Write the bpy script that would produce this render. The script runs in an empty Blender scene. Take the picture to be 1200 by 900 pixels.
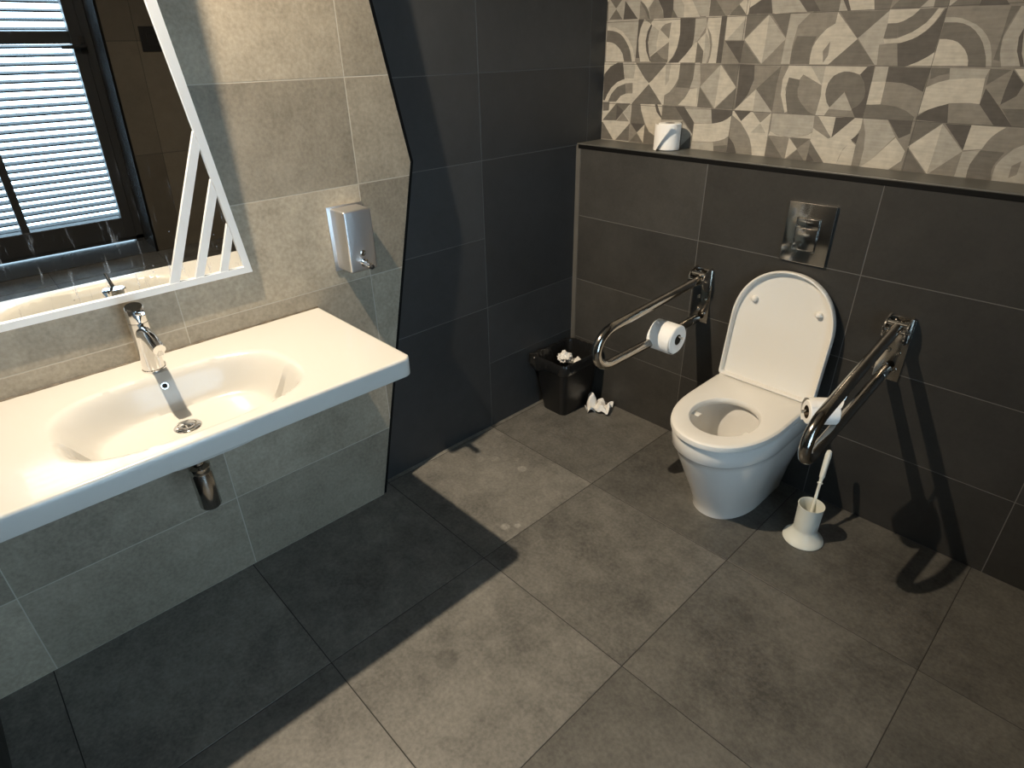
import bpy, bmesh, math, random
from mathutils import Vector, Matrix, noise
from mathutils.geometry import delaunay_2d_cdt
random.seed(7)
S = bpy.context.scene
COL = S.collection
R = math.radians
PI = math.pi

# ------------------------------------------------------------------ materials
def mat(name, base=(.5, .5, .5), rough=.5, metal=0., spec=.5, coat=0., bump=0., bscale=40., vary=0., vscale=6., sheen=0., trans=0.):
    m = bpy.data.materials.new(name); m.use_nodes = True
    nt = m.node_tree; N = nt.nodes; L = nt.links
    p = N['Principled BSDF']
    p.inputs['Base Color'].default_value = (*base, 1)
    p.inputs['Roughness'].default_value = rough
    p.inputs['Metallic'].default_value = metal
    p.inputs['Specular IOR Level'].default_value = spec
    p.inputs['Coat Weight'].default_value = coat
    p.inputs['Transmission Weight'].default_value = trans
    tc = N.new('ShaderNodeTexCoord')
    if vary:
        n = N.new('ShaderNodeTexNoise'); n.inputs['Scale'].default_value = vscale; n.inputs['Detail'].default_value = 6
        L.new(tc.outputs['Object'], n.inputs['Vector'])
        r = N.new('ShaderNodeValToRGB')
        r.color_ramp.elements[0].position = .3; r.color_ramp.elements[1].position = .7
        r.color_ramp.elements[0].color = (*[c*(1-vary) for c in base], 1)
        r.color_ramp.elements[1].color = (*[min(1, c*(1+vary)) for c in base], 1)
        L.new(n.outputs['Fac'], r.inputs['Fac']); L.new(r.outputs['Color'], p.inputs['Base Color'])
    if bump:
        n = N.new('ShaderNodeTexNoise'); n.inputs['Scale'].default_value = bscale; n.inputs['Detail'].default_value = 5
        L.new(tc.outputs['Object'], n.inputs['Vector'])
        b = N.new('ShaderNodeBump'); b.inputs['Strength'].default_value = bump; b.inputs['Distance'].default_value = .002
        L.new(n.outputs['Fac'], b.inputs['Height']); L.new(b.outputs['Normal'], p.inputs['Normal'])
    return m

def math_node(nt, op, a, b=None, c=None, clamp=False):
    n = nt.nodes.new('ShaderNodeMath'); n.operation = op; n.use_clamp = clamp
    for i, v in enumerate((a, b, c)):
        if v is None: continue
        if isinstance(v, (int, float)): n.inputs[i].default_value = v
        else: nt.links.new(v, n.inputs[i])
    return n.outputs[0]

def stone(name, dark, light, rough=.5, spots=(), pale=(), streak=0., con=2.6, fine=.35, patch=1.0, bump=.25):
    """mottled porcelain stone; every tile has its own tone in the 'tone' attribute"""
    m = bpy.data.materials.new(name); m.use_nodes = True
    nt = m.node_tree; N = nt.nodes; L = nt.links; p = N['Principled BSDF']
    tc = N.new('ShaderNodeTexCoord'); at = N.new('ShaderNodeAttribute'); at.attribute_name = 'tone'
    sep = N.new('ShaderNodeSeparateColor'); L.new(at.outputs['Color'], sep.inputs[0])
    off = N.new('ShaderNodeVectorMath'); off.operation = 'SCALE'; off.inputs['Scale'].default_value = 13.
    L.new(at.outputs['Color'], off.inputs[0])
    add = N.new('ShaderNodeVectorMath'); add.operation = 'ADD'
    L.new(tc.outputs['Object'], add.inputs[0]); L.new(off.outputs[0], add.inputs[1])
    def noise_(scale, detail, rough_=.6, vec=add.outputs[0]):
        n = N.new('ShaderNodeTexNoise'); n.inputs['Scale'].default_value = scale
        n.inputs['Detail'].default_value = detail; n.inputs['Roughness'].default_value = rough_
        L.new(vec, n.inputs['Vector']); return n.outputs['Fac']
    a = noise_(3.2, 8, .62); b = noise_(14, 8, .7); c = noise_(90, 3, .6)
    f = math_node(nt, 'MULTIPLY', a, .5*patch)
    f = math_node(nt, 'MULTIPLY_ADD', b, .40, f)
    f = math_node(nt, 'MULTIPLY_ADD', c, fine, f)
    tot = .5*patch*.5 + .2 + fine*.5
    f = math_node(nt, 'SUBTRACT', f, tot-.5)
    f = math_node(nt, 'MULTIPLY_ADD', f, con, .5-con*.5, clamp=True)
    mix = N.new('ShaderNodeMix'); mix.data_type = 'RGBA'
    mix.inputs[6].default_value = (*dark, 1); mix.inputs[7].default_value = (*light, 1)
    L.new(f, mix.inputs[0])
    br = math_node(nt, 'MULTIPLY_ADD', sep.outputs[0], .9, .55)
    # marks left on the floor: dark blots and pale dried rings
    geo = None
    def dist(x, y):
        d = N.new('ShaderNodeVectorMath'); d.operation = 'DISTANCE'
        L.new(tc.outputs['Object'], d.inputs[0]); d.inputs[1].default_value = (x, y, 0)
        w = noise_(30, 3, .6, tc.outputs['Object'])
        return math_node(nt, 'MULTIPLY_ADD', w, .016, d.outputs['Value'])
    for (x, y, r, k) in spots:
        d = dist(x, y)
        s = N.new('ShaderNodeMapRange'); s.interpolation_type = 'SMOOTHSTEP'
        L.new(d, s.inputs[0]); s.inputs[1].default_value = r*.8+.008; s.inputs[2].default_value = r*1.2+.008
        s.inputs[3].default_value = k; s.inputs[4].default_value = 1.
        br = math_node(nt, 'MULTIPLY', br, s.outputs[0])
    mul = N.new('ShaderNodeVectorMath'); mul.operation = 'SCALE'
    L.new(mix.outputs[2], mul.inputs[0]); L.new(br, mul.inputs['Scale'])
    L.new(mul.outputs[0], p.inputs['Base Color'])
    L.new(math_node(nt, 'MULTIPLY_ADD', b, -.25, rough+.12), p.inputs['Roughness'])
    bp = N.new('ShaderNodeBump'); bp.inputs['Strength'].default_value = bump; bp.inputs['Distance'].default_value = .0015
    L.new(b, bp.inputs['Height']); L.new(bp.outputs[0], p.inputs['Normal'])
    return m

def printed(name, col, dark=.86):
    """wall tile print: flat tone with fine horizontal travertine streaks"""
    m = bpy.data.materials.new(name); m.use_nodes = True
    nt = m.node_tree; N = nt.nodes; L = nt.links; p = N['Principled BSDF']
    tc = N.new('ShaderNodeTexCoord'); mp = N.new('ShaderNodeMapping'); mp.inputs['Scale'].default_value = (14, 1, 160)
    L.new(tc.outputs['Object'], mp.inputs[0])
    n = N.new('ShaderNodeTexNoise'); n.inputs['Scale'].default_value = 1.; n.inputs['Detail'].default_value = 4; L.new(mp.outputs[0], n.inputs[0])
    n2 = N.new('ShaderNodeTexNoise'); n2.inputs['Scale'].default_value = 45.; n2.inputs['Detail'].default_value = 6; L.new(tc.outputs['Object'], n2.inputs[0])
    s = math_node(nt, 'MULTIPLY_ADD', n2.outputs['Fac'], .6, math_node(nt, 'MULTIPLY', n.outputs['Fac'], .5))
    s = math_node(nt, 'MULTIPLY_ADD', s, .9, .52)
    v = N.new('ShaderNodeVectorMath'); v.operation = 'SCALE'; v.inputs[0].default_value = col; L.new(s, v.inputs['Scale'])
    L.new(v.outputs[0], p.inputs['Base Color']); p.inputs['Roughness'].default_value = .55
    return m

M = {}
SP = [(.849, -1.50, .034, .72), (.556, -.986, .018, 1.7), (.585, -.95, .012, 1.6), (.345, -.69, .02, 1.5),
      (.211, -.724, .02, 1.2), (.161, -.626, .018, 1.15), (.165, -.77, .018, 1.2), (.28, -.66, .012, 1.2), (.80, -1.29, .02, 1.12),
      (.92, -1.33, .015, 1.12), (.62, -1.30, .014, 1.15)]
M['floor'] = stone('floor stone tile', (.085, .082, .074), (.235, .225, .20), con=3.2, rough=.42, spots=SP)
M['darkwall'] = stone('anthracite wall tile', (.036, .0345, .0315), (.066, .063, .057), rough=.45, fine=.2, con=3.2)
M['rightwall'] = stone('brown grey wall tile', (.09, .078, .06), (.13, .114, .09), rough=.5, fine=.15)
M['left_dark'] = stone('slate wall tile', (.036, .038, .039), (.056, .058, .060), rough=.45, fine=.15)
M['beige'] = stone('beige stone tile', (.28, .24, .178), (.50, .435, .335), rough=.5, fine=.45, con=3.0)
M['grout_dark'] = mat('dark grout', (.035, .033, .03), .8)
M['ledge'] = mat('ledge tile', (.11, .11, .10), .4, vary=.15)
M['grout_mid'] = mat('grey grout', (.14, .135, .125), .8)
M['grout_light'] = mat('light grout', (.46, .42, .35), .8)
M['edge_tile'] = mat('cut tile edge', (.10, .095, .085), .6, vary=.15)
M['black'] = mat('black metal and shadow gap', (.0015, .0015, .0015), .6, spec=.2)  # near-black, so the ledge profile reads as a shadow gap
M['plaster'] = mat('white plaster', (.62, .60, .56), .8, vary=.04)
M['reveal'] = mat('smooth grey reveal', (.16, .165, .17), .45, vary=.2)
M['ceramic'] = mat('white glazed ceramic', (.78, .765, .73), .12, coat=.5)
M['solid'] = mat('white mineral worktop', (.52, .51, .48), .22, coat=.25)
M['seat'] = mat('white plastic seat', (.78, .76, .71), .28)
M['plastic'] = mat('white plastic', (.74, .75, .68), .35)
M['chrome'] = mat('polished chrome', (.82, .81, .80), .06, 1.)
M['chrome_dark'] = mat('tarnished chrome', (.55, .53, .50), .14, 1.)
M['steel'] = mat('polished stainless steel', (.40, .375, .34), .15, 1., vary=.12, vscale=18)
M['brushed'] = mat('brushed stainless steel', (.66, .66, .67), .38, 1., bump=.15, bscale=120)
M['paper'] = mat('toilet paper', (.86, .85, .82), .9, bump=.5, bscale=90)
M['card'] = mat('cardboard core', (.12, .09, .06), .9)
M['bin'] = mat('black plastic', (.006, .006, .006), .35, bump=.1, bscale=200)
M['liner'] = mat('black bin bag', (.012, .012, .012), .22, bump=.8, bscale=30)
M['whitebar'] = mat('white lacquered metal', (.78, .79, .80), .3)
M['frame_dark'] = mat('dark window frame', (.03, .031, .033), .4)
M['slat'] = mat('dark louvre slat', (.010, .012, .014), .6)
M['sill'] = mat('smooth grey sill', (.05, .055, .06), .22, vary=.1)
M['switch'] = mat('dark switch plate', (.006, .006, .006), .4)
M['rubber'] = mat('dark rubber', (.01, .01, .01), .7)
M['water'] = mat('bowl water', (.62, .60, .54), .02)
M['silicone'] = mat('aged silicone seal', (.09, .07, .045), .6, vary=.5, vscale=40)
M['pl'] = printed('print light', (.50, .46, .385))
M['pb'] = printed('print pale grey', (.37, .345, .295))
M['pm'] = printed('print mid', (.225, .205, .172))
M['pk'] = printed('print mid dark', (.14, .127, .108))
M['pd'] = printed('print dark', (.085, .076, .066))
# mirror with dried splashes
def mirror_mat():
    m = bpy.data.materials.new('splashed mirror glass'); m.use_nodes = True
    nt = m.node_tree; N = nt.nodes; L = nt.links; p = N['Principled BSDF']
    p.inputs['Metallic'].default_value = 1; p.inputs['Base Color'].default_value = (.86, .87, .86, 1); p.inputs['Roughness'].default_value = 0.
    d = N.new('ShaderNodeBsdfDiffuse'); d.inputs[0].default_value = (.55, .6, .66, 1)
    mx = N.new('ShaderNodeMixShader'); out = N['Material Output']
    tc = N.new('ShaderNodeTexCoord'); mp = N.new('ShaderNodeMapping'); mp.inputs['Scale'].default_value = (1, 60, 9)
    L.new(tc.outputs['Object'], mp.inputs[0])
    n = N.new('ShaderNodeTexNoise'); n.inputs['Scale'].default_value = 1.; n.inputs['Detail'].default_value = 5; n.inputs['Roughness'].default_value = .7; L.new(mp.outputs[0], n.inputs[0])
    v = N.new('ShaderNodeTexVoronoi'); v.inputs['Scale'].default_value = 38.; L.new(tc.outputs['Object'], v.inputs['Vector'])
    sp = N.new('ShaderNodeSeparateXYZ'); L.new(tc.outputs['Object'], sp.inputs[0])
    low = N.new('ShaderNodeMapRange'); L.new(sp.outputs[2], low.inputs[0])
    for i, q in enumerate((.38, .05, 0., 1.)): low.inputs[i+1].default_value = q
    st = math_node(nt, 'MULTIPLY_ADD', n.outputs['Fac'], 7., -4.1, clamp=True)
    st = math_node(nt, 'MULTIPLY', st, math_node(nt, 'MULTIPLY', low.outputs[0], .6))
    vs = N.new('ShaderNodeMapRange'); L.new(v.outputs['Distance'], vs.inputs[0])
    for i, q in enumerate((.10, .05, 0., .6)): vs.inputs[i+1].default_value = q
    n3 = N.new('ShaderNodeTexNoise'); n3.inputs['Scale'].default_value = 6.; L.new(tc.outputs['Object'], n3.inputs[0])
    g = math_node(nt, 'MULTIPLY_ADD', n3.outputs['Fac'], 6., -3.2, clamp=True)
    vv = math_node(nt, 'MULTIPLY', vs.outputs[0], g)
    t = math_node(nt, 'MAXIMUM', st, vv)
    L.new(t, mx.inputs[0]); L.new(p.outputs[0], mx.inputs[1]); L.new(d.outputs[0], mx.inputs[2]); L.new(mx.outputs[0], out.inputs[0])
    return m
M['mirror'] = mirror_mat()

# ------------------------------------------------------------------ mesh helpers
def link(name, bm, mats, parent=None, smooth=True, loc=None, kind=None, recalc=True):
    me = bpy.data.meshes.new(name)
    if recalc: bmesh.ops.recalc_face_normals(bm, faces=bm.faces)
    bm.to_mesh(me); bm.free()
    for m in (mats if isinstance(mats, (list, tuple)) else [mats]): me.materials.append(M[m])
    o = bpy.data.objects.new(name, me); COL.objects.link(o)
    if parent: o.parent = parent
    if loc: o.location = loc
    if smooth:
        for p in me.polygons: p.use_smooth = True
        try: me.set_sharp_from_angle(angle=R(38))
        except Exception: pass
    if kind: o['kind'] = kind
    return o

def thing(name, label, cat, loc, group=None, rotz=0):
    o = bpy.data.objects.new(name, None); COL.objects.link(o); o.location = loc; o.rotation_euler = (0, 0, rotz)
    o.empty_display_size = .05
    o['label'] = label; o['category'] = cat
    if group: o['group'] = group
    return o

def box(bm, lo, hi, bev=0., seg=2, mi=0):
    g = bmesh.ops.create_cube(bm, size=1.)
    vs = g['verts']
    c = [(a+b)/2 for a, b in zip(lo, hi)]; s = [abs(b-a) for a, b in zip(lo, hi)]
    for v in vs: v.co = Vector((c[0]+v.co.x*s[0], c[1]+v.co.y*s[1], c[2]+v.co.z*s[2]))
    fs = {f for v in vs for f in v.link_faces}
    for f in fs: f.material_index = mi
    if bev:
        es = {e for f in fs for e in f.edges}
        bmesh.ops.bevel(bm, geom=list(es), offset=bev, segments=seg, profile=.5, affect='EDGES')
    return vs

def loft(bm, rings, cap0=True, cap1=True, closed=True, mi=0):
    V = [[bm.verts.new(p) for p in r] for r in rings]
    n = len(V[0])
    for a, b in zip(V[:-1], V[1:]):
        for i in range(n if closed else n-1):
            f = bm.faces.new((a[i], a[(i+1) % n], b[(i+1) % n], b[i])); f.material_index = mi
    if cap0: bm.faces.new(V[0][::-1]).material_index = mi
    if cap1: bm.faces.new(V[-1]).material_index = mi
    return V

def lathe(bm, prof, n=32, org=(0, 0, 0), axis=None, cap0=True, cap1=True, mi=0):
    """prof: (radius, height) pairs round +Z, or round the given axis"""
    q = Vector((0, 0, 1)).rotation_difference(Vector(axis).normalized()) if axis is not None else None
    rings = []
    for r, h in prof:
        ring = []
        for i in range(n):
            a = 2*PI*i/n; v = Vector((r*math.cos(a), r*math.sin(a), h))
            if q: v = q @ v
            ring.append(v+Vector(org))
        rings.append(ring)
    return loft(bm, rings, cap0, cap1, mi=mi)

def tube(bm, pts, rad, n=16, mi=0):
    pts = [Vector(p) for p in pts]
    rr = rad if isinstance(rad, (list, tuple)) else [rad]*len(pts)
    t0 = (pts[1]-pts[0]).normalized()
    up = Vector((0, 0, 1)) if abs(t0.z) < .9 else Vector((1, 0, 0))
    nx = t0.cross(up).normalized(); rings = []
    for i, p in enumerate(pts):
        t = ((pts[min(i+1, len(pts)-1)]-p).normalized()+(p-pts[max(i-1, 0)]).normalized()).normalized() if 0 < i < len(pts)-1 else (
            (pts[1]-pts[0]).normalized() if i == 0 else (pts[-1]-pts[-2]).normalized())
        nx = (nx-t*nx.dot(t)).normalized(); ny = t.cross(nx)
        rings.append([p+nx*rr[i]*math.cos(2*PI*k/n)+ny*rr[i]*math.sin(2*PI*k/n) for k in range(n)])
    return loft(bm, rings, mi=mi)

def clip(poly, A, B):
    """keep the part of poly on the left of A->B"""
    out = []
    def s(p): return (B[0]-A[0])*(p[1]-A[1])-(B[1]-A[1])*(p[0]-A[0])
    for i, p in enumerate(poly):
        q = poly[(i+1) % len(poly)]; a, b = s(p), s(q)
        if a >= 0: out.append(p)
        if (a > 0 and b < 0) or (a < 0 and b > 0):
            t = a/(a-b); out.append((p[0]+t*(q[0]-p[0]), p[1]+t*(q[1]-p[1])))
    return out

def tiled(name, tiles, frame, mats, outline=None, recess=.0012, thick=.06, gap=.003, tmap=None, tile_t=.006, holes=None, seed=1, kind='structure', tones=None, bump_edge=.0006):
    """a wall or floor of separate tiles set in grout; frame(u, v, w) gives the world point, w being the height over the tiled face"""
    rnd = random.Random(seed)
    bm = bmesh.new(); lay = bm.loops.layers.color.new('tone')
    def slab(poly, w0, w1, mi, tone, e=0.):
        cx = sum(p[0] for p in poly)/len(poly); cy = sum(p[1] for p in poly)/len(poly)
        def shr(p, d):
            dx, dy = cx-p[0], cy-p[1]; l = math.hypot(dx, dy) or 1
            return (p[0]+dx/l*d, p[1]+dy/l*d)
        rings = [(w0, 0), (w1-e, 0)] + ([(w1, e*1.5)] if e else [])
        if not e: rings = [(w0, 0), (w1, 0)]
        V = [[bm.verts.new(frame(*shr(p, d), w)) for p in poly] for w, d in rings]
        n = len(poly); fs = []
        for a, b in zip(V[:-1], V[1:]):
            for i in range(n): fs.append(bm.faces.new((a[i], a[(i+1) % n], b[(i+1) % n], b[i])))
        fs.append(bm.faces.new(V[0][::-1])); fs.append(bm.faces.new(V[-1]))
        for f in fs:
            f.material_index = mi
            for l in f.loops: l[lay] = (*tone, 1)
    g = gap/2
    for k, (u0, v0, u1, v1) in enumerate(tiles):
        poly = [(u0+g, v0+g), (u1-g, v0+g), (u1-g, v1-g), (u0+g, v1-g)]
        if outline:
            for i in range(len(outline)):
                poly = clip(poly, outline[i], outline[(i+1) % len(outline)])
                if len(poly) < 3: break
        if len(poly) < 3: continue
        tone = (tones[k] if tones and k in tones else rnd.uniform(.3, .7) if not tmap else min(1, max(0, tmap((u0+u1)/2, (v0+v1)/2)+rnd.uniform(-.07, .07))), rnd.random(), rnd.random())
        slab(poly, -tile_t, 0, 0, tone, bump_edge)
    if outline: back = [list(outline)]
    else:
        us = [t[0] for t in tiles]+[t[2] for t in tiles]; vs = [t[1] for t in tiles]+[t[3] for t in tiles]
        back = [[(min(us), min(vs)), (max(us), min(vs)), (max(us), max(vs)), (min(us), max(vs))]]
        if holes: back = holes
    for b in back: slab(b, -thick, -recess, 1, (.5, .5, .5))
    o = link(name, bm, mats, smooth=False); o['kind'] = kind
    return o

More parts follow.
